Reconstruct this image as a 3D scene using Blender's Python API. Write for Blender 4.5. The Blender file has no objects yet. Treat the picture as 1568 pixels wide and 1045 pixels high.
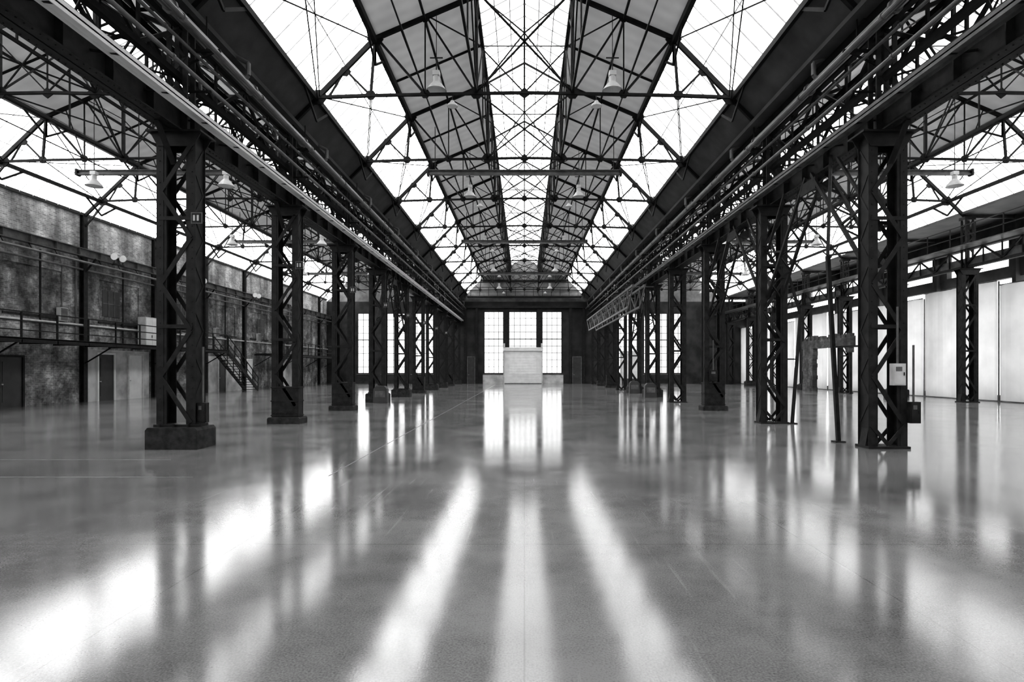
import bpy, math, random
from mathutils import Vector, Matrix
random.seed(7)
S = bpy.context.scene
COL = S.collection

# ---------------------------------------------------------------- materials
def new_mat(name):
    m = bpy.data.materials.new(name); m.use_nodes = True
    nt = m.node_tree
    return m, nt, nt.nodes, nt.links, nt.nodes["Principled BSDF"]

def simple(name, c0, c1, rough=0.6, scale=3.0, metal=0.0, bump=0.0, detail=6.0, spec=0.5):
    m, nt, N, L, b = new_mat(name)
    tc = N.new("ShaderNodeTexCoord")
    n = N.new("ShaderNodeTexNoise"); n.inputs["Scale"].default_value = scale; n.inputs["Detail"].default_value = detail
    L.new(tc.outputs["Object"], n.inputs["Vector"])
    r = N.new("ShaderNodeValToRGB")
    r.color_ramp.elements[0].position = 0.35; r.color_ramp.elements[1].position = 0.68
    r.color_ramp.elements[0].color = (c0, c0, c0, 1); r.color_ramp.elements[1].color = (c1, c1, c1, 1)
    L.new(n.outputs["Fac"], r.inputs[0]); L.new(r.outputs[0], b.inputs["Base Color"])
    b.inputs["Roughness"].default_value = rough; b.inputs["Metallic"].default_value = metal
    b.inputs["Specular IOR Level"].default_value = spec
    if bump:
        bp = N.new("ShaderNodeBump"); bp.inputs["Strength"].default_value = bump; bp.inputs["Distance"].default_value = 0.03
        L.new(n.outputs["Fac"], bp.inputs["Height"]); L.new(bp.outputs[0], b.inputs["Normal"])
    return m

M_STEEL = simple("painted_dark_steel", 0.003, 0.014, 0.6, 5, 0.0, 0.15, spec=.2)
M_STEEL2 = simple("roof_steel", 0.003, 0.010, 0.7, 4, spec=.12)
M_GREYST = simple("grey_steel", 0.06, 0.13, 0.45, 4, spec=.3)
M_LIGHT = simple("light_grey_metal", 0.45, 0.62, 0.4, 4)
M_PIPE = simple("pipe_metal", 0.08, 0.15, 0.4, 3, 0.3)
M_PLINTH = simple("dark_concrete_plinth", 0.008, 0.03, 0.8, 6, 0, 0.5, spec=.2)
M_WHITE = simple("white_paint", 0.7, 0.82, 0.5, 2)
M_FARWALL = simple("dark_wall_paint", 0.012, 0.035, 0.8, 1.0, spec=.2)
M_GABLE = simple("gable_boarding", 0.10, 0.2, 0.8, 1.5)
M_DOORD = simple("dark_door_paint", 0.015, 0.035, 0.5, 2)
M_RAIL = simple("rail_steel", 0.003, 0.010, 0.6, 5, spec=.2)
M_MULL = simple("glazing_bar_paint", 0.35, 0.5, 0.5, 4)
M_TAPE = simple("worn_floor_tape", 0.14, 0.27, 0.3, 14)

def mat_floor():
    m, nt, N, L, b = new_mat("polished_concrete_floor")
    tc = N.new("ShaderNodeTexCoord")
    def noise(sc, det, ro=.6, vec=None):
        n = N.new("ShaderNodeTexNoise"); n.inputs["Scale"].default_value = sc; n.inputs["Detail"].default_value = det; n.inputs["Roughness"].default_value = ro
        L.new(vec or tc.outputs["Object"], n.inputs["Vector"]); return n
    n1 = noise(0.45, 12, .7); n2 = noise(75, 4); nb = noise(0.16, 6, .6)
    mx = N.new("ShaderNodeMath"); mx.operation = 'MULTIPLY_ADD'; mx.inputs[1].default_value = 0.8
    L.new(n2.outputs["Fac"], mx.inputs[0]); L.new(n1.outputs["Fac"], mx.inputs[2])
    r = N.new("ShaderNodeValToRGB")
    r.color_ramp.elements[0].position = 0.62; r.color_ramp.elements[1].position = 1.0
    r.color_ramp.elements[0].color = (0.05,)*3+(1,); r.color_ramp.elements[1].color = (0.19,)*3+(1,)
    L.new(mx.outputs[0], r.inputs[0])
    br = N.new("ShaderNodeTexBrick"); br.offset = 0.0
    br.inputs["Scale"].default_value = 1.0; br.inputs["Brick Width"].default_value = 2.75; br.inputs["Row Height"].default_value = 2.75
    br.inputs["Mortar Size"].default_value = 0.007; br.inputs["Mortar Smooth"].default_value = 0.4
    br.inputs["Color1"].default_value = (1,1,1,1); br.inputs["Color2"].default_value = (.97,.97,.97,1); br.inputs["Mortar"].default_value = (0.62,)*3+(1,)
    L.new(tc.outputs["Object"], br.inputs["Vector"])
    mm = N.new("ShaderNodeMix"); mm.data_type = 'RGBA'; mm.blend_type = 'MULTIPLY'; mm.inputs[0].default_value = 1
    L.new(r.outputs[0], mm.inputs[6]); L.new(br.outputs[0], mm.inputs[7])
    prev = mm.outputs[2]
    for rot, sc in ((0.25, 14), (1.35, 11), (-0.5, 9), (0.02, 8)):
        mp = N.new("ShaderNodeMapping"); mp.inputs["Scale"].default_value = (1, 0.03, 1); mp.inputs["Rotation"].default_value = (0, 0, rot)
        L.new(tc.outputs["Object"], mp.inputs[0])
        n3 = noise(sc, 9, .6, mp.outputs[0])
        r3 = N.new("ShaderNodeValToRGB"); r3.color_ramp.elements[0].position = 0.65; r3.color_ramp.elements[1].position = 0.71
        L.new(n3.outputs["Fac"], r3.inputs[0])
        ms = N.new("ShaderNodeMix"); ms.data_type = 'RGBA'; ms.blend_type = 'ADD'
        L.new(prev, ms.inputs[6]); ms.inputs[7].default_value = (0.05,)*3+(1,)
        L.new(r3.outputs[0], ms.inputs[0]); prev = ms.outputs[2]
    L.new(prev, b.inputs["Base Color"])
    ad = N.new("ShaderNodeMath"); ad.operation = 'ADD'; L.new(n1.outputs["Fac"], ad.inputs[0]); L.new(nb.outputs["Fac"], ad.inputs[1])
    rr = N.new("ShaderNodeMapRange"); rr.inputs[1].default_value = 0.75; rr.inputs[2].default_value = 1.25; rr.inputs[3].default_value = 0.07; rr.inputs[4].default_value = 0.15
    L.new(ad.outputs[0], rr.inputs[0]); L.new(rr.outputs[0], b.inputs["Roughness"])
    b.inputs["IOR"].default_value = 1.75
    bp = N.new("ShaderNodeBump"); bp.inputs["Strength"].default_value = 0.025; bp.inputs["Distance"].default_value = 0.01
    L.new(n2.outputs["Fac"], bp.inputs["Height"]); L.new(bp.outputs[0], b.inputs["Normal"])
    return m
M_FLOOR = mat_floor()

def mat_brick(name, k=1.0, axis='YZ', lo=.35, hi=3.4):
    m, nt, N, L, b = new_mat(name)
    tc = N.new("ShaderNodeTexCoord"); sp = N.new("ShaderNodeSeparateXYZ"); cb = N.new("ShaderNodeCombineXYZ")
    L.new(tc.outputs["Object"], sp.inputs[0])
    L.new(sp.outputs["Y" if axis == 'YZ' else "X"], cb.inputs["X"]); L.new(sp.outputs["Z"], cb.inputs["Y"])
    br = N.new("ShaderNodeTexBrick"); br.inputs["Scale"].default_value = 1
    br.inputs["Brick Width"].default_value = 0.25; br.inputs["Row Height"].default_value = 0.085; br.inputs["Mortar Size"].default_value = 0.008
    br.inputs["Color1"].default_value = (0.10*k,)*3+(1,); br.inputs["Color2"].default_value = (0.05*k,)*3+(1,); br.inputs["Mortar"].default_value = (0.12*k,)*3+(1,)
    L.new(cb.outputs[0], br.inputs["Vector"])
    n = N.new("ShaderNodeTexNoise"); n.inputs["Scale"].default_value = 0.9; n.inputs["Detail"].default_value = 12; n.inputs["Roughness"].default_value = 0.75
    L.new(tc.outputs["Object"], n.inputs["Vector"])
    r = N.new("ShaderNodeValToRGB"); e = r.color_ramp.elements
    e[0].position = 0.4; e[0].color = (lo,)*3+(1,); e[1].position = 0.66; e[1].color = (hi,)*3+(1,)
    x = e.new(0.53); x.color = (1.1,)*3+(1,)
    L.new(n.outputs["Fac"], r.inputs[0])
    mm = N.new("ShaderNodeMix"); mm.data_type = 'RGBA'; mm.blend_type = 'MULTIPLY'; mm.inputs[0].default_value = 1
    L.new(br.outputs[0], mm.inputs[6]); L.new(r.outputs[0], mm.inputs[7])
    # per-panel tonal shift and vertical grime
    n2 = N.new("ShaderNodeTexNoise"); n2.inputs["Scale"].default_value = 1.0; n2.inputs["Detail"].default_value = 5
    mp = N.new("ShaderNodeMapping"); mp.inputs["Scale"].default_value = (1, 1.3, .22); L.new(tc.outputs["Object"], mp.inputs[0]); L.new(mp.outputs[0], n2.inputs["Vector"])
    r2 = N.new("ShaderNodeValToRGB"); r2.color_ramp.elements[0].position = .38; r2.color_ramp.elements[1].position = .62
    r2.color_ramp.elements[0].color = (.45,)*3+(1,); r2.color_ramp.elements[1].color = (1.25,)*3+(1,)
    L.new(n2.outputs["Fac"], r2.inputs[0])
    m3 = N.new("ShaderNodeMix"); m3.data_type = 'RGBA'; m3.blend_type = 'MULTIPLY'; m3.inputs[0].default_value = 1
    L.new(mm.outputs[2], m3.inputs[6]); L.new(r2.outputs[0], m3.inputs[7])
    L.new(m3.outputs[2], b.inputs["Base Color"]); b.inputs["Roughness"].default_value = 0.85
    bp = N.new("ShaderNodeBump"); bp.inputs["Strength"].default_value = 0.4; bp.inputs["Distance"].default_value = 0.02
    L.new(n.outputs["Fac"], bp.inputs["Height"]); L.new(bp.outputs[0], b.inputs["Normal"])
    return m
M_BRICK = mat_brick("sooty_brick", 2.3, 'YZ', .2, 3.2)
M_BRICKL = mat_brick("pale_brick_band", 6.0, 'YZ', .6, 1.6)
M_RUIN = mat_brick("ruined_brick", 0.8)
M_PLASTER = simple("stained_plaster", 0.3, 0.65, 0.85, 1.2, 0, 0.2)

def mat_roof():
    m, nt, N, L, b = new_mat("roof_boarding")
    tc = N.new("ShaderNodeTexCoord"); w = N.new("ShaderNodeTexWave"); w.bands_direction = 'Y'
    w.inputs["Scale"].default_value = 0.6; w.inputs["Distortion"].default_value = 0
    L.new(tc.outputs["Object"], w.inputs["Vector"])
    n = N.new("ShaderNodeTexNoise"); n.inputs["Scale"].default_value = 1.2; L.new(tc.outputs["Object"], n.inputs["Vector"])
    mx = N.new("ShaderNodeMath"); mx.operation = 'MULTIPLY_ADD'; mx.inputs[1].default_value = 0.18
    L.new(w.outputs["Fac"], mx.inputs[0]); L.new(n.outputs["Fac"], mx.inputs[2])
    r = N.new("ShaderNodeValToRGB"); r.color_ramp.elements[0].position = 0.35; r.color_ramp.elements[1].position = 0.85
    r.color_ramp.elements[0].color = (0.68,)*3+(1,); r.color_ramp.elements[1].color = (0.85,)*3+(1,)
    L.new(mx.outputs[0], r.inputs[0]); L.new(r.outputs[0], b.inputs["Base Color"]); b.inputs["Roughness"].default_value = 0.8
    t = N.new("ShaderNodeBsdfTranslucent"); L.new(r.outputs[0], t.inputs[0])
    x = N.new("ShaderNodeMixShader"); x.inputs[0].default_value = 0.022  # slight translucency added to the opaque panels so their undersides look brighter
    o = N["Material Output"]; L.new(b.outputs[0], x.inputs[1]); L.new(t.outputs[0], x.inputs[2]); L.new(x.outputs[0], o.inputs[0])
    return m
M_ROOF = mat_roof()
M_VALLEY = simple("valley_lining", 0.035, 0.065, 0.7, 1.5, spec=.3)

def mat_glass(name, lo, hi, scale=1.5):
    m = bpy.data.materials.new(name); m.use_nodes = True
    N = m.node_tree.nodes; L = m.node_tree.links; N.clear()
    o = N.new("ShaderNodeOutputMaterial"); t = N.new("ShaderNodeBsdfTransparent"); g = N.new("ShaderNodeBsdfGlossy")
    g.inputs["Roughness"].default_value = 0.1
    tc = N.new("ShaderNodeTexCoord"); n = N.new("ShaderNodeTexNoise"); n.inputs["Scale"].default_value = scale; n.inputs["Detail"].default_value = 5
    L.new(tc.outputs["Object"], n.inputs["Vector"])
    r = N.new("ShaderNodeValToRGB"); r.color_ramp.elements[0].color = (lo,)*3+(1,); r.color_ramp.elements[1].color = (hi,)*3+(1,)
    r.color_ramp.elements[0].position = .3; r.color_ramp.elements[1].position = .7
    L.new(n.outputs["Fac"], r.inputs[0]); L.new(r.outputs[0], t.inputs[0])
    x = N.new("ShaderNodeMixShader"); x.inputs[0].default_value = 0.04
    L.new(t.outputs[0], x.inputs[1]); L.new(g.outputs[0], x.inputs[2]); L.new(x.outputs[0], o.inputs[0])
    return m
M_GLASS = mat_glass("skylight_glazing", .75, 1.0)
M_GLASSR = mat_glass("ridge_glazing", .65, .9)
M_GLASSW = mat_glass("dirty_window_glass", .3, .42)

def mat_sheet():
    m = bpy.data.materials.new("white_sheeting"); m.use_nodes = True
    N = m.node_tree.nodes; L = m.node_tree.links; N.clear()
    o = N.new("ShaderNodeOutputMaterial"); d = N.new("ShaderNodeBsdfDiffuse"); t = N.new("ShaderNodeBsdfTranslucent")
    tc = N.new("ShaderNodeTexCoord"); n = N.new("ShaderNodeTexNoise"); n.inputs["Scale"].default_value = 0.5; n.inputs["Detail"].default_value = 6
    L.new(tc.outputs["Object"], n.inputs["Vector"])
    r = N.new("ShaderNodeValToRGB"); r.color_ramp.elements[0].position = .3; r.color_ramp.elements[1].position = .6
    r.color_ramp.elements[0].color = (0.66,)*3+(1,); r.color_ramp.elements[1].color = (0.84,)*3+(1,)
    L.new(n.outputs["Fac"], r.inputs[0]); L.new(r.outputs[0], d.inputs[0]); L.new(r.outputs[0], t.inputs[0])
    x = N.new("ShaderNodeMixShader"); x.inputs[0].default_value = 0.17
    L.new(d.outputs[0], x.inputs[1]); L.new(t.outputs[0], x.inputs[2]); L.new(x.outputs[0], o.inputs[0])
    return m
M_SHEET = mat_sheet()

# ---------------------------------------------------------------- mesh builder
class MB:
    def __init__(s): s.v = []; s.f = []; s.m = []; s.mats = []
    def mi(s, mat):
        if mat not in s.mats: s.mats.append(mat)
        return s.mats.index(mat)
    def face(s, idx, mat): s.f.append(idx); s.m.append(s.mi(mat))
    def box(s, x0, x1, y0, y1, z0, z1, mat):
        b = len(s.v)
        s.v += [(x0,y0,z0),(x1,y0,z0),(x1,y1,z0),(x0,y1,z0),(x0,y0,z1),(x1,y0,z1),(x1,y1,z1),(x0,y1,z1)]
        for q in ((0,3,2,1),(4,5,6,7),(0,1,5,4),(1,2,6,5),(2,3,7,6),(3,0,4,7)):
            s.face([b+i for i in q], mat)
    def beam(s, p, q, w, h, mat, up=(0,0,1)):
        p = Vector(p); q = Vector(q); d = (q-p)
        if d.length < 1e-6: return
        d.normalize(); up = Vector(up)
        if abs(d.dot(up)) > 0.98: up = Vector((0,1,0)) if abs(d.y) < 0.9 else Vector((1,0,0))
        a = d.cross(up).normalized(); c = a.cross(d).normalized()
        a *= w/2; c *= h/2; b = len(s.v)
        for e in (p, q):
            for u in (-a-c, a-c, a+c, -a+c): s.v.append(tuple(e+u))
        for qd in ((3,2,1,0),(4,5,6,7),(0,1,5,4),(1,2,6,5),(2,3,7,6),(3,0,4,7)):
            s.face([b+i for i in qd], mat)
    def cyl(s, p, q, r, mat, n=8, r2=None):
        p = Vector(p); q = Vector(q); d = (q-p).normalized(); r2 = r if r2 is None else r2
        up = Vector((0,0,1)) if abs(d.z) < 0.9 else Vector((1,0,0))
        a = d.cross(up).normalized(); c = a.cross(d); b = len(s.v)
        for e, rr in ((p, r), (q, r2)):
            for i in range(n):
                t = 2*math.pi*i/n; s.v.append(tuple(e+a*math.cos(t)*rr+c*math.sin(t)*rr))
        for i in range(n):
            j = (i+1) % n; s.face([b+i, b+j, b+n+j, b+n+i], mat)
        s.face([b+i for i in range(n)][::-1], mat); s.face([b+n+i for i in range(n)], mat)
    def lathe(s, c, prof, mat, n=16, axis='Z'):
        c = Vector(c); b = len(s.v)
        for (r, z) in prof:
            for i in range(n):
                t = 2*math.pi*i/n
                o = Vector((r*math.cos(t), r*math.sin(t), z))
                if axis == 'Y': o = Vector((o.x, o.z, o.y))
                s.v.append(tuple(c+o))
        for k in range(len(prof)-1):
            for i in range(n):
                j = (i+1) % n; s.face([b+k*n+i, b+k*n+j, b+(k+1)*n+j, b+(k+1)*n+i], mat)
    def tube(s, pts, r, mat, n=10):
        for i in range(len(pts)-1): s.cyl(pts[i], pts[i+1], r, mat, n)
    def prism(s, poly, y0, y1, mat):
        b = len(s.v); n = len(poly)
        for y in (y0, y1):
            for (x, z) in poly: s.v.append((x, y, z))
        for i in range(n):
            j = (i+1) % n; s.face([b+i, b+j, b+n+j, b+n+i], mat)
        s.face([b+i for i in range(n)], mat); s.face([b+n+i for i in range(n)][::-1], mat)
    def quad(s, a, b_, c, d, mat):
        b = len(s.v); s.v += [tuple(a), tuple(b_), tuple(c), tuple(d)]; s.face([b,b+1,b+2,b+3], mat)
    def mesh(s, name):
        me = bpy.data.meshes.new(name); me.from_pydata(s.v, [], s.f)
        for m in s.mats: me.materials.append(m)
        me.polygons.foreach_set("material_index", s.m); me.update(); return me
    def obj(s, name, loc=(0,0,0)):
        return place(s.mesh(name), name, loc)

def place(me, name, loc=(0,0,0), rot=0.0):
    o = bpy.data.objects.new(name, me); COL.objects.link(o); o.location = loc; o.rotation_euler = (0,0,rot)
    return o

# ---------------------------------------------------------------- layout
D = 5.5; Y0 = 12.27
FR = [Y0 + D*k for k in range(-4, 10)]
YB, YF = -10.0, 64.4
XL, XR = -7.4, 7.72
XW = 22.4
AC = 14.9
ZG0, ZG1 = 6.75, 7.5

b = MB(); b.box(-XW-.3, 25.3, YB-.3, YF+.3, -0.3, 0, M_FLOOR); b.obj("floor")

# ---------------------------------------------------------------- roof
E = (6.49, 10.2); K = (4.66, 12.1); Nn = (3.1, 12.77); R = (1.5, 13.45); V = (7.4, 9.3); RG = (0.0, 14.3)
def roof(c, outer=0):
    o = MB(); g = MB(); mu = MB()
    for sg in (-1, 1):
        P = lambda p, dz=0: (c+sg*p[0], p[1]+dz)
        o.quad((c+sg*K[0], YB, K[1]), (c+sg*K[0], YF, K[1]), (c+sg*R[0], YF, R[1]), (c+sg*R[0], YB, R[1]), M_ROOF)
        e = E
        if sg == outer: e = (7.35, 9.5)
        else: o.prism([P(V), P(E), P(E, .1), P(V, .1)], YB, YF, M_VALLEY)
        g.quad((c+sg*e[0], YB, e[1]+.08), (c+sg*e[0], YF, e[1]+.08), (c+sg*K[0], YF, K[1]+.08), (c+sg*K[0], YB, K[1]+.08), M_GLASS)
        g.quad((c+sg*R[0], YB, R[1]+.08), (c+sg*R[0], YF, R[1]+.08), (c, YF, RG[1]+.03), (c, YB, RG[1]+.03), M_GLASSR)
        # flashing closing the gap between panel and glazing
        for (q, w_) in ((K, .0), (R, .0)):
            o.prism([P((q[0]-.03, q[1])), P((q[0]+.03, q[1])), P((q[0]+.03, q[1]+.1)), P((q[0]-.03, q[1]+.1))], YB, YF, M_VALLEY)
        y = YB
        while y < YF:
            mu.beam((c+sg*e[0], y, e[1]+.03), (c+sg*K[0], y, K[1]+.03), .018, .03, M_MULL)
            mu.beam((c+sg*R[0], y, R[1]+.03), (c, y, RG[1]-.03), .032, .03, M_MULL)
            y += D/8
        for t in (0.5,):
            mu.beam((c+sg*(e[0]+(K[0]-e[0])*t), YB, e[1]+(K[1]-e[1])*t), (c+sg*(e[0]+(K[0]-e[0])*t), YF, e[1]+(K[1]-e[1])*t), .022, .022, M_MULL)
        for xx in (.5, 1.0):
            zz = R[1]+(RG[1]-R[1])*(1-xx/1.5)
            mu.beam((c+sg*xx, YB, zz), (c+sg*xx, YF, zz), .03, .03, M_MULL)
    mu.beam((c, YB, RG[1]-.02), (c, YF, RG[1]-.02), .07, .07, M_GREYST)
    return o, g, mu
for c, out in ((0, 0), (-AC, -1), (AC, 1)):
    o, g, mu = roof(c, out)
    o.obj("ceiling_roof_panels"); g.obj("skylight_glass"); mu.obj("skylight_glazing_bars")

def truss_mesh(outer=0):
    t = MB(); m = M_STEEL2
    for sg in (-1, 1):
        P = lambda x, z: (sg*x, 0, z)
        ex, ez = (7.35, 9.5) if sg == outer else (V[0], V[1])
        t.beam(P(ex, ez-.08), P(K[0], K[1]-.08), .10, .14, m)
        t.beam(P(K[0], K[1]-.08), P(R[0], R[1]-.08), .10, .13, m)
        t.beam(P(R[0], R[1]-.05), P(0, RG[1]-.08), .05, .07, m)
        t.beam(P(E[0], 10.18), P(4.8, 10.24), .09, .09, m); t.beam(P(4.8, 10.24), P(0, 10.33), .08, .08, m)
        for a, q, w in (((5.6,11.05),(4.8,10.24),.06), (K,(4.8,10.24),.075), (K,(3.1,10.28),.07), ((3.9,12.4),(3.1,10.28),.035), (Nn,(3.1,10.28),.04),
                        (Nn,(1.5,10.3),.055), (R,(1.5,10.3),.10), ((1.5,11.9),(3.1,12.77),.035), ((1.5,11.9),(0,10.33),.035), (R,(0,12.2),.035), ((0,12.2),(1.5,10.3),.035), ((5.6,11.05),(6.1,10.2),.05)):
            t.beam(P(*a), P(*q), w, w, m)
        for (x, z, s_) in ((K[0], K[1]-.1, .26), (4.8, 10.26, .18), (3.1, 10.3, .17), (1.5, 10.34, .24), (5.6, 11.0, .18), (E[0]-.05, 10.2, .3), (3.1, 12.65, .14)):
            t.prism([(sg*x-s_, z), (sg*x-s_*.4, z-s_*.8), (sg*x+s_*.4, z-s_*.8), (sg*x+s_, z), (sg*x+s_*.5, z+s_*.7), (sg*x-s_*.5, z+s_*.7)], -.02, .02, m)
    t.beam((0,0,10.3), (0,0,RG[1]), .035, .035, m)
    t.prism([(-.2, 10.3), (0, 10.15), (.2, 10.3), (0, 10.5)], -.02, .02, m)
    return t.mesh("roof_truss")
TM = {0: truss_mesh(0), -1: truss_mesh(-1), 1: truss_mesh(1)}
for y in FR:
    for c, out in ((0,0),(-AC,-1),(AC,1)): place(TM[out], "roof_truss", (c, y, 0))

def bracing(c, outer):
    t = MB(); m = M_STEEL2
    for sg in (-1, 1):
        for (x, z), w, h in ((K, .14, .2), (Nn, .06, .09), (R, .12, .18)):
            t.beam((c+sg*x, YB, z-.16), (c+sg*x, YF, z-.16), w, h, m)
        t.beam((c+sg*E[0], YB, E[1]-.05), (c+sg*E[0], YF, E[1]-.05), .10, .16, m)
        t.beam((c+sg*1.5, YB, 10.35), (c+sg*1.5, YF, 10.35), .07, .09, m)
        t.beam((c+sg*3.1, YB, 10.3), (c+sg*3.1, YF, 10.3), .035, .035, m)
        for i in range(len(FR)-1):
            a, q = FR[i], FR[i+1]; mid = (a+q)/2
            for (x, z, L_, dz) in ((K[0], K[1]-.2, 1.1, .7), (R[0], R[1]-.2, 1.0, .9)):
                for yy, s_ in ((a, 1), (q, -1)):
                    t.beam((c+sg*x, yy, z-dz), (c+sg*x, yy+s_*L_, z), .05, .07, m)
                    t.beam((c+sg*x, yy, z-dz), (c+sg*x, yy, z), .06, .06, m)
            for yy, s_ in ((a, 1), (q, -1)):
                t.beam((c+sg*E[0], yy, E[1]-.75), (c+sg*E[0], yy+s_*1.0, E[1]-.1), .05, .08, m)
            t.beam((c+sg*6.4, a, 10.2), (c+sg*K[0], q, 11.95), .03, .03, m)
            t.beam((c+sg*6.4, q, 10.2), (c+sg*K[0], a, 11.95), .03, .03, m)
            for (y1, z1, y2, z2) in ((a,10.35,mid,13.3),(mid,13.3,q,10.35)):
                t.beam((c+sg*1.5, y1, z1), (c+sg*1.5, y2, z2), .045, .05, m)
            t.beam((c+sg*1.5, mid, 10.35), (c+sg*1.5, mid, 13.3), .045, .045, m)
            t.beam((c+sg*K[0], mid, K[1]-.05), (c+sg*R[0], mid, R[1]-.05), .05, .07, m)
            t.beam((c+sg*4.8, a, 10.26), (c+sg*6.45, q, 10.1), .03, .03, m)
    for i in range(len(FR)-1):
        a, q = FR[i], FR[i+1]; mid = (a+q)/2
        t.beam((c-1.5, a, 10.35), (c+1.5, q, 10.35), .04, .04, m)
        t.beam((c+1.5, a, 10.35), (c-1.5, q, 10.35), .04, .04, m)
        t.beam((c-1.5, mid, 13.35), (c+1.5, mid, 13.35), .04, .04, M_GREYST)
    t.obj("roof_bracing")
for c, out in ((0,0),(-AC,-1),(AC,1)): bracing(c, out)

# ---------------------------------------------------------------- columns
def column_mesh(kind, seed=0):
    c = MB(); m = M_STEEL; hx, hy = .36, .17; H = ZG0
    for sx in (-1, 1):
        X = sx*hx
        c.box(X-.014, X+.014, -hy, hy, .05, H, m)
        for sy in (-1, 1):
            c.box(min(X, X-sx*.15), max(X, X-sx*.15), sy*hy-.012, sy*hy+.012, .05, H, m)
            c.box(X-sx*.02-.075, X-sx*.02+.075, sy*(hy+.016)-.006, sy*(hy+.016)+.006, .05, H, m)
        z = .6
        while z < H-.1:
            c.cyl((X-sx*.02, -(hy+.022), z), (X-sx*.02, -(hy+.034), z), .014, m, 5); z += .23
    n = 6; z0 = .55; step = (H-.3-z0)/n
    for sy in (-1, 1):
        for i in range(n):
            s_ = 1 if i % 2 else -1
            c.beam((-s_*(hx-.04), sy*(hy+.03), z0+i*step), (s_*(hx-.04), sy*(hy+.03), z0+(i+1)*step), .02, .09, m, up=(0,0,1))
    for sx in (-1, 1):
        for i in range(n*2):
            s_ = 1 if i % 2 else -1
            c.beam((sx*(hx+.02), -s_*hy, z0+i*step/2), (sx*(hx+.02), s_*hy, z0+(i+1)*step/2), .012, .05, m)
    for z in (2.6, 4.9):
        for sy in (-1, 1): c.box(-hx, hx, sy*(hy+.028)-.006, sy*(hy+.028)+.006, z-.04, z+.04, m)
    for sy in (-1, 1):
        c.prism([(-hx-.02, H-.32), (hx+.02, H-.32), (hx+.2, H), (-hx-.2, H)], sy*(hy+.03)-.01, sy*(hy+.03)+.01, m)
    c.box(-.58, .58, -.3, .3, H-.04, H+.0, m)
    for sx in (-1, 1):
        for sy in (-1, 1): c.box(sx*.17-.05, sx*.17+.05, sy*.14-.02, sy*.14+.02, H, 9.35, m)
    for i in range(4):
        s_ = 1 if i % 2 else -1; zz = ZG1+i*.42
        for sy in (-1, 1): c.beam((-s_*.17, sy*.16, zz), (s_*.17, sy*.16, zz+.42), .015, .06, m)
    c.box(-.28, .28, -.2, .2, 9.2, 9.36, m)
    if kind == 'plinth':
        c.prism([(-.55, 0), (.55, 0), (.55, .40), (.50, .46), (-.50, .46), (-.55, .40)], -.36, .36, M_PLINTH)
        c.box(-.45, .45, -.24, .24, .46, .52, m)
        for sx in (-.3, 0, .3):
            for sy in (-.28, .28): c.cyl((sx, sy, .44), (sx, sy, .53), .025, m, 6)
    elif kind == 'skirt':
        c.prism([(-.50, 0), (.50, 0), (.50, .16), (.46, .2), (-.46, .2), (-.50, .16)], -.32, .32, M_PLINTH)
        c.box(-.41, .41, -.21, .21, .15, 1.15, m)
        for z in (.25, .7, 1.12): c.box(-.43, .43, -.225, .225, z-.02, z+.02, m)
        for i in range(8):
            for z in (.32, 1.04): c.cyl((-.35+i*.1, -.24, z), (-.35+i*.1, -.2, z), .014, m, 6)
    else:
        c.box(-.44, .44, -.26, .26, 0, .05, m)
        for sy in (-1, 1):
            c.beam((-hx, sy*(hy+.03), .5), (0, sy*(hy+.03), .08), .02, .08, m)
            c.beam((hx, sy*(hy+.03), .5), (0, sy*(hy+.03), .08), .02, .08, m)
        for sx in (-1, 1): c.prism([(sx*hx, .05), (sx*(hx+.08), .05), (sx*hx, .5)], -.12, .12, m)
    return c.mesh("steel_column")
CM = {k: column_mesh(k) for k in ('plinth', 'skirt', 'foot')}
left_k = ['plinth','skirt','skirt','plinth','plinth','skirt','plinth','plinth','skirt','plinth']
right_k = ['foot','foot','skirt','foot','plinth','plinth','foot','skirt','plinth','foot']
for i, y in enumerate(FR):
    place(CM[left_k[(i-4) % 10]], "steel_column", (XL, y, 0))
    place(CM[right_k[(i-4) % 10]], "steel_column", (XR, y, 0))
    place(CM['foot' if i % 2 else 'plinth'], "steel_column", (XW, y, 0))

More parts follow.
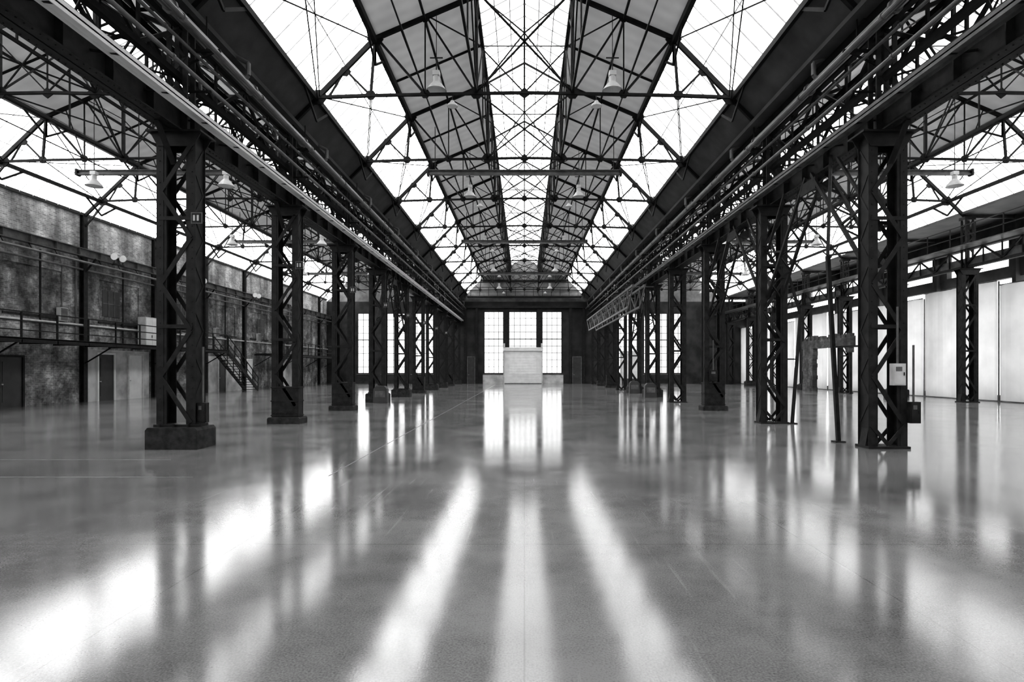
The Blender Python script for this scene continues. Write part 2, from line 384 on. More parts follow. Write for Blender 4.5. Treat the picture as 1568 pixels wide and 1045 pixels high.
# ---------------------------------------------------------------- crane girders
def girder(X, inn, name):
    g = MB(); m = M_STEEL; Xg = X
    g.box(Xg-.012, Xg+.012, YB, YF, ZG0, ZG1, m)
    g.box(Xg-.21, Xg+.21, YB, YF, ZG0, ZG0+.03, m); g.box(Xg-.21, Xg+.21, YB, YF, ZG1-.03, ZG1, m)
    for z in (ZG0+.09, ZG1-.09): g.box(Xg-.03, Xg+.03, YB, YF, z-.06, z+.06, m)
    y = YB+.3
    while y < YF:
        for s_ in (-1, 1):
            g.box(min(Xg, Xg+s_*.16), max(Xg, Xg+s_*.16), y-.01, y+.01, ZG0+.03, ZG1-.03, m)
        y += 1.1
    g.box(Xg-.05, Xg+.05, YB, YF, ZG1, ZG1+.05, m); g.box(Xg-.035, Xg+.035, YB, YF, ZG1+.05, ZG1+.12, M_GREYST)
    y = 2.0
    while y < 24:
        for z in (ZG0+.06, ZG0+.12, ZG1-.06, ZG1-.12):
            for s_ in (-1, 1): g.cyl((Xg+s_*.03, y, z), (Xg+s_*.045, y, z), .014, m, 5)
        for s_ in (-1, 1):
            g.cyl((Xg+s_*.15, y, ZG0), (Xg+s_*.15, y, ZG0-.014), .014, m, 5)
        y += .14
    for yy in FR:
        for s_ in (-1, 1):
            g.beam((Xg, yy+s_*.75, ZG0), (Xg, yy+s_*.18, ZG0-.7), .10, .05, m)
    g.obj(name)
    t = MB(); xt = Xg + inn*.45; lm = M_WHITE if inn > 0 else M_GREYST
    t.box(xt-.11, xt+.11, YB, YF, ZG0+.36, ZG0+.39, lm)
    t.box(xt-.11, xt-.095, YB, YF, ZG0+.30, ZG0+.46, lm); t.box(xt+.095, xt+.11, YB, YF, ZG0+.30, ZG0+.46, lm)
    t.cyl((xt-.04, YB, ZG0+.43), (xt-.04, YF, ZG0+.43), .03, M_STEEL, 6); t.cyl((xt+.04, YB, ZG0+.42), (xt+.04, YF, ZG0+.42), .025, M_GREYST, 6)
    y = YB+.5
    while y < YF:
        t.beam((Xg, y, ZG0+.42), (xt+inn*.1, y, ZG0+.34), .04, .03, M_STEEL); y += 1.375
    t.obj("cable_tray")
girder(XL-.05, 1, "crane_girder"); girder(XR+.05, -1, "crane_girder")

def upper(X, inn):
    g = MB(); m = M_STEEL2
    for xo in (0.0, -inn*.75):
        x = X + xo
        for z in (7.95, 9.05): g.beam((x, YB, z), (x, YF, z), .14, .13, m)
        st = D/4; y = FR[0]-st*3; i = 1
        while y < YF-st:
            a, q = (7.98, 9.02) if i % 2 else (9.02, 7.98)
            g.beam((x, y, a), (x, y+st, q), .06, .08, m)
            g.beam((x, y, 7.98), (x, y, 9.02), .05, .06, m)
            y += st; i += 1
    y = FR[0]
    while y < YF-1.4:
        g.beam((X, y, 7.95), (X-inn*.75, y+.69, 7.95), .035, .035, m); g.beam((X-inn*.75, y+.69, 7.95), (X, y+1.375, 7.95), .035, .035, m)
        y += 1.375
    g.obj("wind_girder")
    v = MB(); sx = 1 if X > 0 else -1
    v.prism([(sx*7.0, 9.36), (sx*7.8, 9.36), (sx*7.8, 9.24), (sx*7.0, 9.24)], YB, YF, M_VALLEY)
    v.box(sx*7.4-.06, sx*7.4+.06, YB, YF, 9.05, 9.3, m)
    v.obj("valley_gutter")
    p = MB(); xp = X + inn*.55
    def pipe(x, z, r, mat):
        p.cyl((x, YB, z), (x, YF, z), r, mat, 12)
        yy = YB+1.2
        while yy < YF:
            p.cyl((x, yy-.03, z), (x, yy+.03, z), r*1.35, mat, 12); yy += 3.3
    pipe(xp, 8.72, .11, M_PIPE); pipe(xp+inn*.24, 8.5, .06, M_PIPE); pipe(xp-inn*.1, 8.35, .035, M_GREYST); pipe(xp+inn*.05, 7.75, .045, M_PIPE)
    for yy in FR:
        p.beam((X, yy, 8.56), (xp+inn*.3, yy, 8.56), .05, .06, m); p.beam((X, yy, 8.2), (xp+inn*.2, yy, 8.55), .03, .04, m)
        p.beam((xp, yy, 8.6), (xp, yy, 9.3), .025, .025, m); p.beam((X, yy, 7.68), (xp+inn*.1, yy, 7.68), .04, .04, m)
        p.tube([(xp, yy+1.6, 8.72), (xp+inn*.12, yy+1.6, 8.86), (xp+inn*.12, yy+1.6, 9.15), (X+inn*.3, yy+1.6, 9.35)], .055, M_PIPE)
    p.obj("overhead_pipes")
upper(XL, 1); upper(XR, -1)

def kbrace(X, ya, yb):
    g = MB(); m = M_STEEL; mid = (ya+yb)/2
    for xo in (-.22, .22):
        x = X+xo
        for s_, yy in ((1, ya), (-1, yb)):
            g.beam((x, yy+s_*.2, 3.9), (x, mid-s_*.15, 6.8), .07, .08, m)
            g.beam((x, yy+s_*.2, 5.3), (x, yy+s_*1.35, 6.75), .06, .06, m)
            g.beam((x, yy+s_*.2, 5.3), (x, yy+s_*1.2, 5.12), .05, .05, m)
        g.beam((x, mid-.4, 6.5), (x, mid+.4, 6.5), .06, .3, m)
    for s_, yy in ((1, ya), (-1, yb)):
        for i in range(8):
            t0, t1 = i/8, (i+1)/8; sg = 1 if i % 2 else -1
            P = lambda t, k: (X+k*.22, yy+s_*.2+(mid-s_*.15-yy-s_*.2)*t, 3.9+2.9*t)
            g.beam(P(t0, -sg), P(t1, sg), .04, .04, m)
    g.obj("portal_brace")
kbrace(XR, FR[4], FR[5]); kbrace(XR, FR[5], FR[6]); kbrace(XR, FR[8], FR[9]); kbrace(XL, FR[7], FR[8])
g = MB()
g.beam((XR-.45, Y0+.9, 0), (XR-.75, Y0+.8, 4.3), .08, .08, M_STEEL); g.beam((XR-.75, Y0+.8, 4.3), (XR-.25, Y0+1.6, 6.9), .07, .07, M_STEEL)
g.beam((XR-.6, Y0+.85, 2.2), (XR-.3, Y0+.1, 2.2), .04, .04, M_STEEL); g.beam((XR-.75, Y0+.8, 4.3), (XR-.3, Y0+.1, 4.3), .04, .04, M_STEEL)
g.box(XR-.57, XR-.33, Y0+.8, Y0+1.0, 0, .03, M_STEEL); g.obj("raking_prop")
g = MB()
g.beam((XR+.55, Y0+D-.2, 0), (XR+.9, Y0+D, 3.4), .08, .08, M_STEEL); g.beam((XR+.9, Y0+D, 3.4), (XR+.3, Y0+D, 5.4), .07, .07, M_STEEL)
g.beam((XR+.75, Y0+D, 2.0), (XR+.3, Y0+D, 2.0), .04, .04, M_STEEL)
g.box(XR+.43, XR+.67, Y0+D-.3, Y0+D-.1, 0, .03, M_STEEL); g.obj("raking_prop")

g = MB(); xg = XR-.72
for xo in (0, -.7):
    x = xg+xo; ya, yb = 33.0, 57.0
    g.beam((x, ya, 6.55), (x, yb, 6.55), .1, .12, M_GREYST); g.beam((x, ya+1.5, 5.45), (x, yb-1.5, 5.45), .1, .12, M_GREYST)
    n = 14
    for i in range(n):
        y1, y2 = ya+1.5+(yb-ya-3)*i/n, ya+1.5+(yb-ya-3)*(i+1)/n
        g.beam((x, y1, 5.45), (x, y1, 6.55), .06, .06, M_GREYST)
        a, q = (5.5, 6.5) if i % 2 else (6.5, 5.5)
        g.beam((x, y1, a), (x, y2, q), .05, .07, M_GREYST)
    g.beam((x, ya, 6.5), (x, ya+1.5, 5.45), .06, .09, M_GREYST); g.beam((x, yb, 6.5), (x, yb-1.5, 5.45), .06, .09, M_GREYST)
y = 34.0
while y < 57: g.beam((xg-.7, y, 6.6), (XR, y, 6.6), .06, .06, M_GREYST); y += 2.75
g.obj("lattice_gantry_beam")

g = MB()
for z in (6.85, 7.75): g.beam((XW, YB, z), (XW, YF, z), .22, .14, M_STEEL)
y = FR[0]; i = 0
while y < YF-1:
    a, q = (6.9, 7.7) if i % 2 else (7.7, 6.9)
    g.beam((XW-.08, y, a), (XW-.08, y+1.1, q), .06, .08, M_STEEL)
    g.beam((XW-.08, y, 6.9), (XW-.08, y, 7.7), .05, .06, M_STEEL); y += 1.1; i += 1
g.box(XW-.05, XW+.05, YB, YF, 7.82, 7.92, M_STEEL)
g.box(XW-.02, XW+.02, YB, YF, 6.95, 7.3, M_GREYST)
g.box(XW-1.0, XW-.2, YB, YF, 7.74, 7.78, M_GREYST)
for zz in (8.2, 8.7): g.beam((XW-.95, YB, zz), (XW-.95, YF, zz), .04, .04, M_STEEL)
for k in range(46):
    yy = FR[0]+k*1.6
    if yy < YF: g.beam((XW-.95, yy, 7.78), (XW-.95, yy, 8.7), .04, .04, M_STEEL)
g.obj("lattice_crane_girder")

# ---------------------------------------------------------------- walls
def wall_cells(us, zs, holes, put):
    U = sorted(set(us + [h[0] for h in holes] + [h[1] for h in holes])); Z = sorted(set(zs + [h[2] for h in holes] + [h[3] for h in holes]))
    for i in range(len(U)-1):
        for j in range(len(Z)-1):
            cu, cz = (U[i]+U[i+1])/2, (Z[j]+Z[j+1])/2
            if any(h[0] < cu < h[1] and h[2] < cz < h[3] for h in holes): continue
            put(U[i], U[i+1], Z[j], Z[j+1])

WZ0, WZ1 = 1.15, 8.2
far_h = [(-4.58,-2.36,WZ0,WZ1), (-1.77,1.40,WZ0,WZ1), (2.0,4.25,WZ0,WZ1),
         (-18.9,-17.0,WZ0,8.0), (-16.2,-13.5,WZ0,8.0), (-12.8,-10.3,WZ0,8.0),
         (10.3,12.8,WZ0,8.0), (13.5,16.2,WZ0,8.0), (16.9,17.9,WZ0,8.0)]
b = MB()
wall_cells([-XW-.3, 25.3], [0, 9.3], far_h, lambda a, c, z, w: b.box(a, c, YF, YF+.3, z, w, M_FARWALL))
for c in (0, -AC, AC):
    b.prism([(c-7.5, 9.3), (c-E[0], 10.2), (c-K[0], 12.1), (c-R[0], 13.45), (c, 14.3), (c+R[0], 13.45), (c+K[0], 12.1), (c+E[0], 10.2), (c+7.5, 9.3)], YF+.002, YF+.3, M_GABLE)
b.obj("wall_far")
b = MB()
rear_h = [(-5,-2,WZ0,WZ1), (-1.5,1.5,WZ0,WZ1), (2,5,WZ0,WZ1), (-18,-12,WZ0,8), (12,18,WZ0,8)]
wall_cells([-XW-.3, 25.3], [0, 9.3], rear_h, lambda a, c, z, w: b.box(a, c, YB-.3, YB, z, w, M_FARWALL))
for c in (0, -AC, AC):
    b.prism([(c-7.5, 9.3), (c-K[0], 12.1), (c-R[0], 13.45), (c, 14.3), (c+R[0], 13.45), (c+K[0], 12.1), (c+7.5, 9.3)], YB-.3, YB-.002, M_GABLE)
b.obj("wall_rear")

def window(i, x0, x1, z0, z1, y):
    w = MB(); m = M_STEEL
    for (a, c, d, e) in ((x0, x1, z0-.05, z0+.08), (x0, x1, z1-.08, z1)): w.box(a, c, y-.03, y+.1, d, e, m)
    for (a, c) in ((x0, x0+.07), (x1-.07, x1)): w.box(a, c, y-.03, y+.1, z0, z1, m)
    n = max(2, round((x1-x0)/.62)); k = 9
    for j in range(1, n): w.box(x0+(x1-x0)*j/n-.026, x0+(x1-x0)*j/n+.026, y, y+.05, z0, z1, m)
    for j in range(1, k): w.box(x0, x1, y, y+.05, z0+(z1-z0)*j/k-(.05 if j == 5 else .026), z0+(z1-z0)*j/k+(.05 if j == 5 else .026), m)
    w.quad((x0, y+.07, z0), (x1, y+.07, z0), (x1, y+.07, z1), (x0, y+.07, z1), M_GLASSW)
    w.box(x0-.08, x1+.08, y-.12, y+.02, z0-.13, z0-.05, M_GREYST)
    w.obj("window_%d" % i)
for i, h in enumerate(far_h): window(i+1, h[0], h[1], h[2], h[3], YF+.05)
for i, h in enumerate(rear_h): window(i+20, h[0], h[1], h[2], h[3], YB-.2)

b = MB()
for (a, c) in ((-4.7, -2.4), (2.05, 4.4)): b.box(a, c, YF-.05, YF, 0, 1.0, M_PLASTER)
b.obj("trim_1")
b = MB()
b.box(-6.9, 6.9, YF-.35, YF-.02, 8.55, 8.8, M_STEEL)
b.box(-6.4, 6.4, YF-.9, YF-.1, 9.7, 9.85, M_STEEL)
for z in (10.3, 10.8): b.beam((-6.0, YF-.85, z), (6.0, YF-.85, z), .06, .06, M_STEEL)
for i in range(13): b.beam((-6+i, YF-.85, 9.8), (-6+i, YF-.85, 10.8), .05, .05, M_STEEL)
b.box(-4.8, 4.8, YF-.3, YF-.02, 11.6, 11.75, M_STEEL)
for x in (-6.7, -5.4, 5.2, 6.7): b.box(x-.14, x+.14, YF-.25, YF, 0, 8.6, M_STEEL)
for x in (-2.05, 1.7): b.box(x-.22, x+.22, YF-.12, YF, 0, 8.55, M_STEEL)
b.obj("gable_walkway")
d = MB(); x0, x1, zt = -2.36, 2.05, 4.05
d.box(x0, x0+.12, YF-.55, YF-.13, 0, zt, M_LIGHT); d.box(x1-.12, x1, YF-.55, YF-.13, 0, zt, M_LIGHT)
d.box(x0-.05, x1+.05, YF-.65, YF-.13, zt-.35, zt+.05, M_WHITE)
for k in range(24):
    z = k*.155
    d.prism([(x0+.12, z), (x1-.12, z), (x1-.12, z+.15), (x0+.12, z+.15)], YF-.45-(.02 if k % 2 else 0), YF-.4, M_WHITE)
d.box(x0, x0+.18, YF-.7, YF-.13, zt, zt+.5, M_LIGHT); d.box(x1-.18, x1, YF-.7, YF-.13, zt, zt+.5, M_LIGHT)
d.box(x0+.12, x1-.12, YF-.47, YF-.38, 0, .08, M_GREYST)
d.obj("roller_shutter_door")
d = MB()
for k in range(18): d.box(10.9, 13.0, YF-.25-(.02 if k % 2 else 0), YF-.14, .6+k*.155, .75+k*.155, M_WHITE)
d.box(10.8, 10.95, YF-.3, YF-.1, 0, 3.6, M_LIGHT); d.box(12.95, 13.1, YF-.3, YF-.1, 0, 3.6, M_LIGHT); d.box(10.8, 13.1, YF-.35, YF-.1, 3.4, 3.7, M_WHITE)
d.box(10.9, 13.0, YF-.25, YF-.13, 0, .6, M_DOORD)
d.obj("roller_shutter_door")

def door(i, axis, p, a, c, h, mat, frame, inn=1):
    d = MB()
    def bx(u0, u1, t0, t1, z0, z1, m):
        if axis == 'Y': d.box(u0, u1, min(p-t0, p-t1), max(p-t0, p-t1), z0, z1, m)
        else: d.box(min(p+inn*t0, p+inn*t1), max(p+inn*t0, p+inn*t1), u0, u1, z0, z1, m)
    bx(a, c, 0.0, .05, 0, h, mat)
    bx(a-.1, a, 0, .1, 0, h+.1, frame); bx(c, c+.1, 0, .1, 0, h+.1, frame); bx(a, c, 0, .1, h, h+.1, frame)
    for (z0, z1) in ((.25, h*.45), (h*.52, h-.2)): bx(a+.15, c-.15, .05, .065, z0, z1, mat)
    bx(a+.08, a+.14, .05, .11, 1.0, 1.05, M_LIGHT)
    d.obj("door_%d" % i)
door(1, 'Y', YF-.0, -6.4, -5.65, 3.0, M_DOORD, M_GREYST)
door(2, 'Y', YF, 5.5, 6.4, 3.0, M_DOORD, M_GREYST)

# left wall
b = MB()
niches = []
for k in range(2, 13):
    y = FR[k-1]+1.2
    niches.append((y, y+3.1, 4.2, 6.4))
b.box(-XW-.5, -XW-.12, YB, YF, 0, 9.6, M_BRICK)
wall_cells([YB, YF], [0, 7.7], niches, lambda a, c, z, w: b.box(-XW-.12, -XW, a, c, z, w, M_BRICK))
b.box(-XW-.12, -XW+.03, YB, YF, 7.7, 9.45, M_BRICKL)
b.box(-XW-.12, -XW+.1, YB, YF, 9.45, 9.6, M_STEEL)
b.box(-XW-.12, -XW+.06, YB, YF, 7.66, 7.8, M_PLASTER)
b.obj("wall_left")
for i, y in enumerate(FR):
    p = MB(); p.box(-XW, -XW+.22, y-.02, y+.02, 0, 9.5, M_STEEL); p.box(-XW+.2, -XW+.225, y-.13, y+.13, 0, 9.5, M_STEEL)
    p.box(-XW, -XW+.04, y-.15, y+.15, 0, 9.5, M_STEEL)
    p.beam((-XW+.2, y, 8.9), (-XW+1.1, y, 10.0), .06, .08, M_STEEL)
    p.beam((-XW+.2, y, 6.6), (-XW+.75, y, 7.25), .06, .08, M_STEEL)
    p.obj("wall_stanchion")
g = MB(); x = -XW+.55
g.box(x-.15, x+.15, YB, YF, 7.25, 7.28, M_GREYST); g.box(x-.15, x+.15, YB, YF, 7.62, 7.65, M_GREYST); g.box(x-.01, x+.01, YB, YF, 7.28, 7.62, M_GREYST)
g.cyl((x+.2, YB, 6.95), (x+.2, YF, 6.95), .06, M_PIPE, 8); g.cyl((-XW+.15, YB, 6.7), (-XW+.15, YF, 6.7), .05, M_PIPE, 8)
g.cyl((-XW+.12, YB, 3.9), (-XW+.12, YF, 3.9), .05, M_LIGHT, 8)
y = YB+.7
while y < YF: g.box(x-.14, x+.14, y-.01, y+.01, 7.28, 7.62, M_GREYST); g.beam((x+.2, y, 6.9), (x, y, 7.26), .03, .03, M_STEEL); y += 1.375
for j, y in enumerate((20.4, 22.1, 26.2, 28.3, 31.6, 36.9, 42.4, 48.2, 53.7)):
    g.cyl((-XW+.1, y, 3.1), (-XW+.1, y, 7.2), .045, M_PIPE if j % 2 else M_STEEL, 8)
g.obj("wall_crane_beam")
for y in (21.0, 27.2, 35.2, 40.9, 47.4):
    c = MB(); c.box(-XW+.02, -XW+.22, y, y+.45, 4.0, 4.65, M_LIGHT); c.box(-XW+.22, -XW+.235, y+.03, y+.42, 4.03, 4.62, M_GREYST)
    c.cyl((-XW+.12, y+.2, 4.65), (-XW+.12, y+.2, 6.65), .025, M_GREYST, 6); c.obj("wall_fuse_box")
k = 0
for nrm in niches:
    w = MB(); k += 1
    w.box(-XW-.119, -XW-.07, nrm[0]+.003, nrm[1]-.003, nrm[2]+.003, nrm[3]-.003, M_BRICK)
    if k % 3:
        o_ = .3 if k % 2 else 1.3
        w.box(-XW-.07, -XW-.05, nrm[0]+o_, nrm[0]+o_+1.3, nrm[2]+.3, nrm[3]-.5, M_DOORD)
        for j in range(1, 3): w.box(-XW-.05, -XW-.03, nrm[0]+o_+j*.43-.02, nrm[0]+o_+j*.43+.02, nrm[2]+.3, nrm[3]-.5, M_GREYST)
        w.box(-XW-.05, -XW-.03, nrm[0]+o_, nrm[0]+o_+1.3, nrm[2]+.98, nrm[2]+1.02, M_GREYST)
    w.box(-XW, -XW+.06, nrm[0]-.1, nrm[1]+.1, nrm[2]-.1, nrm[2]-.0, M_PLINTH)
    w.obj("window_%d" % (40+k))
b = MB()
for (a, c, h) in ((28.95, 33.9, 2.7), (39.95, 44.9, 2.6), (50.95, 55.8, 2.6)): b.box(-XW, -XW+.03, a, c, 0, h, M_PLASTER)
b.obj("trim_2")
door(3, 'X', -XW+.03, 29.8, 30.9, 2.45, M_DOORD, M_WHITE)
door(4, 'X', -XW+.03, 32.1, 33.2, 2.45, M_WHITE, M_LIGHT)
door(5, 'X', -XW, 45.6, 46.6, 2.4, M_WHITE, M_WHITE)
door(6, 'X', -XW+.03, 41.5, 42.5, 2.4, M_DOORD, M_LIGHT)
door(7, 'X', -XW+.03, 52.0, 53.2, 2.4, M_WHITE, M_LIGHT)
door(8, 'X', -XW, 24.2, 25.3, 2.2, M_DOORD, M_STEEL)

def gallery(y0, y1):
    g = MB(); x0, x1 = -XW+.23, -20.6; m = M_RAIL
    g.box(x0, x1, y0, y1, 2.93, 2.97, m); g.box(x1-.03, x1, y0, y1, 2.78, 3.0, m)
    y = y0; stp = (y1-y0)/round((y1-y0)/1.83)
    while y <= y1+.01:
        g.beam((x1-.03, y, 2.97), (x1-.03, y, 4.05), .06, .06, m); g.beam((-XW+.1, y, 2.85), (x1, y, 2.85), .06, .12, m)
        y += stp
    y = y0
    while y <= y1+.01:
        g.beam((-XW+.1, y, 1.9), (x1-.2, y, 2.8), .05, .06, m); y += stp*3
    for z in (3.3, 3.68, 4.05): g.beam((x1-.03, y0, z), (x1-.03, y1, z), .04, .05, m)
    g.obj("gallery_walkway")
gallery(-9.0, 39.5); gallery(47.0, 63.5)
g = MB(); xa, xb = -21.6, -20.6; ya, yb = 39.6, 44.0; m = M_RAIL
for x in (xa, xb):
    g.beam((x, ya, 2.9), (x, yb, 0.08), .05, .28, m)
    g.beam((x, ya, 3.95), (x, yb, 1.05), .05, .05, m); g.beam((x, ya, 3.4), (x, yb, .55), .04, .04, m)
    for k in range(6):
        t = k/5; yy = ya+(yb-ya)*t; zz = 2.9*(1-t); g.beam((x, yy, max(0, zz)), (x, yy, zz+1.03), .05, .05, m)
for k in range(15):
    t = (k+.5)/15; g.box(xa, xb, ya+(yb-ya)*t-.13, ya+(yb-ya)*t+.13, 2.95*(1-t)-.02, 2.95*(1-t)+.02, M_RAIL)
g.obj("steel_staircase")
fl = MB()
for dy in (-.32, .32):
    fl.beam((0, dy, -.35), (0, dy, 0), .03, .03, M_STEEL)
    fl.lathe((0.05, dy, 0), [(0.0, .14), (.08, .13), (.12, .05), (.19, -.08)], M_LIGHT, 14, 'Y')
    fl.lathe((0.05, dy, 0), [(.185, -.075), (.0, -.07)], M_WHITE, 14, 'Y')
fl.beam((0, -.4, -.35), (0, .4, -.35), .05, .05, M_STEEL)
fl.beam((0, 0, -.35), (-.35, 0, -.35), .05, .05, M_STEEL)
FLM = fl.mesh("floodlight")
for y in (30.0, 37.7, 45.5, 53.0): place(FLM, "floodlight", (-XW+1.0, y, 7.55), 0)
for (y, w, h) in ((32.6, 1.1, 1.7),):
    c = MB(); c.box(-22.15, -21.7, y, y+w, 2.975, 2.98+h, M_LIGHT); c.box(-21.7, -21.68, y+.04, y+w/2-.01, 3.04, 2.92+h, M_WHITE); c.box(-21.7, -21.68, y+w/2+.01, y+w-.04, 3.04, 2.92+h, M_WHITE)
    c.box(-21.68, -21.65, y+w/2-.06, y+w/2-.03, 3.5, 3.65, M_STEEL); c.obj("switch_cabinet")

# right side
XS = 24.5
yy = -9.0; i = 0
while yy < YF-1:
    w = 5.35; sh = MB(); n = 22; top = 6.0 + (.25 if i % 3 == 1 else 0)
    for j in range(n):
        a, c = yy+w*j/n, yy+w*(j+1)/n
        xa = XS+.05*math.sin(j*.9+i)+.03*math.sin(j*2.1); xb = XS+.05*math.sin((j+1)*.9+i)+.03*math.sin((j+1)*2.1)
        sh.quad((xa, a, .05), (xb, c, .05), (xb-.02, c, top), (xa-.02, a, top), M_SHEET)
    sh.beam((XS, yy, top+.02), (XS, yy+w, top+.02), .05, .05, M_GREYST)
    for q in (yy, yy+w): sh.beam((XS+.1, q, 0), (XS+.1, q, top), .06, .06, M_GREYST)
    sh.obj("white_sheet_screen"); yy += D; i += 1
b = MB()
holes = [(FR[k]+.6, FR[k+1]-.6, 7.0, 8.4) for k in range(0, 13)]
wall_cells([YB, YF], [6.4, 9.6], holes, lambda a, c, z, w: b.box(25.0, 25.3, a, c, z, w, M_FARWALL))
for y in FR: b.box(24.75, 25.3, y-.12, y+.12, 0, 9.6, M_FARWALL)
b.box(25.0, 25.3, YB, YF, 0, .3, M_FARWALL)
b.obj("wall_right")
b = MB(); b.box(22.1, 25.3, YB, YF, 9.5, 9.62, M_VALLEY)
for y in FR: b.beam((22.3, y, 9.4), (25, y, 9.4), .1, .16, M_STEEL)
b.obj("ceiling_leanto")
r = MB()
def rough_block(x0, x1, y0, y1, z0, z1):
    n = max(2, int((z1-z0)/.3))
    for k in range(n):
        a = z0+(z1-z0)*k/n; c = z0+(z1-z0)*(k+1)/n; j = random.uniform(-.05, .05)
        r.box(x0+j*.4, x1+j*.4, y0+random.uniform(-.05, .07), y1+random.uniform(-.07, .05), a, c, M_RUIN)
rough_block(21.6, 21.95, 42.6, 44.2, 0, 3.3)
rough_block(21.6, 21.95, 37.9, 38.3, 2.8, 3.35)
r.prism([(21.6, 3.2), (21.95, 3.2), (21.95, 3.9), (21.6, 3.8)], 37.7, 44.3, M_RUIN)
for k in range(11): r.box(21.62, 21.93, 37.8+k*.58, 38.2+k*.58, 3.8, 3.9+random.uniform(0, .3), M_RUIN)
r.box(21.7, 21.85, 37.95, 38.05, 0, 2.8, M_STEEL)
r.obj("ruined_brick_portal")

# ---------------------------------------------------------------- lamps
lp = MB()
lp.lathe((0,0,0), [(.32, -.03), (.3, 0), (.27, .05), (.18, .17), (.12, .23), (.10, .26)], M_LIGHT, 22)
lp.lathe((0,0,0), [(.29, .0), (.16, .16), (0, .18)], M_WHITE, 22)
lp.lathe((0,0,.25), [(.10, 0), (.10, .16), (.08, .19), (0, .19)], M_LIGHT, 16)
lp.box(-.11, .11, -.1, .1, .43, .57, M_LIGHT); lp.beam((0,0,.55), (0,0,1.0), .03, .03, M_STEEL)
lp.beam((-.2,0,1.0), (.2,0,1.0), .03, .03, M_STEEL)
LM = lp.mesh("high_bay_lamp")
sl = MB(); sl.lathe((0,0,0), [(.17, 0), (.15, .06), (.08, .12), (.05, .18)], M_LIGHT, 14); sl.lathe((0,0,.005), [(.16, 0), (0, .02)], M_WHITE, 14); sl.beam((0,0,.16), (0,0,.4), .02, .02, M_STEEL)
SM = sl.mesh("spot_lamp")
hang = MB()
for k, y in enumerate(FR):
    if k < 3: continue
    if k % 2 == 1:
        for s_ in (-1, 1):
            place(LM, "high_bay_lamp", (s_*2.75, y, 10.42)); hang.beam((s_*2.75, y, 11.42), (s_*2.75, y, 12.9), .02, .02, M_STEEL)
            place(SM, "spot_lamp", (s_*2.25, y, 9.9))
    else:
        for c in (-AC, AC):
            for s_ in (-1, 1):
                place(LM, "high_bay_lamp", (c+s_*2.7, y, 9.2)); hang.beam((c+s_*2.7, y, 10.2), (c+s_*2.7, y, 12.9), .02, .02, M_STEEL)
hang.obj("lamp_suspension_rods")
def cross(c, y, half, z=10.05):
    h = MB()
    h.box(c-half, c+half, y-.09, y+.09, z-.1, z-.07, M_GREYST); h.box(c-half, c+half, y-.09, y+.09, z+.07, z+.1, M_GREYST); h.box(c-half, c+half, y-.01, y+.01, z-.07, z+.07, M_GREYST)
    for x in (-half+.3, -1.5, 1.5, half-.3):
        h.beam((c+x, y, z+.1), (c+x, y, 12.0 if abs(x) > 2 else 13.3), .03, .03, M_STEEL)
    for sx in (-1, 1): h.box(c+sx*half-.04, c+sx*half+.04, y-.12, y+.12, z-.14, z+.14, M_STEEL)
    h.obj("suspended_cross_beam")
for c in (0, -AC, AC):
    for y in (24.2, 37.4, 50.0): cross(c, y, 4.1)

def ebox(x, y, z, w, h, name, mat):
    c = MB(); c.box(x-w/2, x+w/2, y-.12, y, z, z+h, mat); c.box(x-w/2+.02, x+w/2-.02, y-.135, y-.12, z+.02, z+h-.02, mat)
    c.box(x+w/2-.06, x+w/2-.04, y-.15, y-.135, z+h*.45, z+h*.6, M_STEEL); c.beam((x, y-.05, z+h), (x, y-.05, z+h+1.2), .03, .03, M_GREYST)
    c.box(x-w/2+.05, x+w/2-.09, y-.14, y-.135, z+h*.65, z+h*.85, M_GREYST); c.obj(name)
ebox(XR+.15, Y0-.215, 1.35, .27, .46, "electrical_box", M_LIGHT)
ebox(XR+.50, Y0-.2, .55, .22, .45, "electrical_box", M_STEEL)
ebox(XR-.1, Y0+2*D-.26, 1.2, .3, .45, "electrical_box", M_STEEL)
ebox(XL+.50, Y0+.0, .55, .2, .42, "electrical_box", M_STEEL)
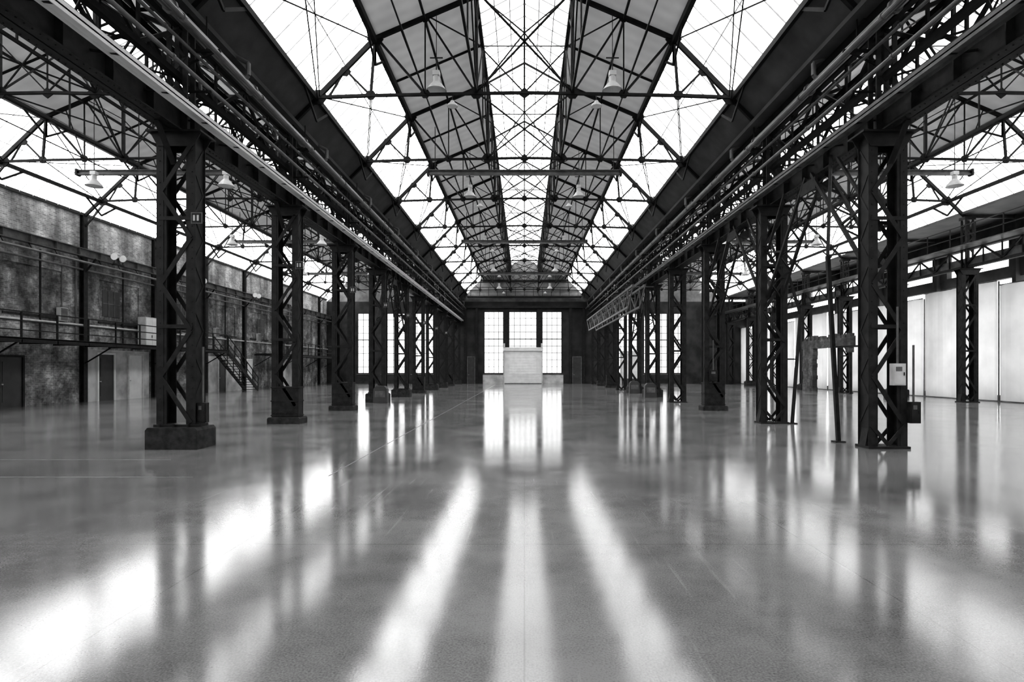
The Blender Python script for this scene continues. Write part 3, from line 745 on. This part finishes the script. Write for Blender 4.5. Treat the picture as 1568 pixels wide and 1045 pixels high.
def sign(x, y, z):
    s_ = MB(); s_.box(x-.12, x+.12, y-.012, y, z-.12, z+.12, M_GREYST); s_.box(x-.1, x+.1, y-.016, y-.012, z-.1, z+.1, M_STEEL)
    for q in (-.06, .02): s_.box(x+q-.01, x+q+.03, y-.02, y-.016, z-.06, z+.06, M_LIGHT)
    s_.beam((x, y-.0, z), (x, y+.25, z), .02, .02, M_STEEL)
    s_.obj("bay_number_sign")
for k in range(4, 12):
    sign(XL+.45, FR[k]-.2, 4.9)
for (x, y) in ((XL+.3, FR[7]-.6), (XR-.3, FR[8]-.7), (XR-.2, FR[9]-.8)):
    c = MB(); c.prism([(x-.35, 0), (x+.35, 0), (x+.33, .7), (x+.2, .85), (x-.2, .85), (x-.33, .7)], y-.2, y+.2, M_DOORD); c.box(x-.25, x+.25, y-.22, y-.2, .3, .6, M_GREYST); c.obj("waste_bin")

b = MB()
b.box(-3.11, -3.09, 9, 60, 0.0, .002, M_TAPE)
b.box(-14, -5.2, 8.9, 8.92, 0, .002, M_TAPE); b.box(-10, -6.6, 10.6, 10.62, 0, .002, M_TAPE)
b.obj("floor_marking_lines")

# ---------------------------------------------------------------- world, camera
w = bpy.data.worlds.new("overcast_sky"); S.world = w; w.use_nodes = True
N = w.node_tree.nodes; L = w.node_tree.links; bg = N["Background"]
tc = N.new("ShaderNodeTexCoord"); sx = N.new("ShaderNodeSeparateXYZ"); L.new(tc.outputs["Generated"], sx.inputs[0])
mr = N.new("ShaderNodeMapRange"); mr.inputs[1].default_value = -.3; mr.inputs[2].default_value = .3
mr.inputs[3].default_value = 8.6; mr.inputs[4].default_value = 4.6
L.new(sx.outputs["X"], mr.inputs[0]); L.new(mr.outputs[0], bg.inputs[1]); bg.inputs[0].default_value = (1,1,1,1)
cam = bpy.data.cameras.new("camera"); co = bpy.data.objects.new("camera", cam); COL.objects.link(co)
co.location = (0, 0, 1.7); co.rotation_euler = (math.radians(90), 0, 0)
cam.sensor_width = 36; cam.lens = 20; cam.shift_x = -19/1568; cam.shift_y = 42.5/1568; cam.clip_end = 500
S.camera = co
S.view_settings.view_transform = 'Standard'
S.view_settings.look = 'None'
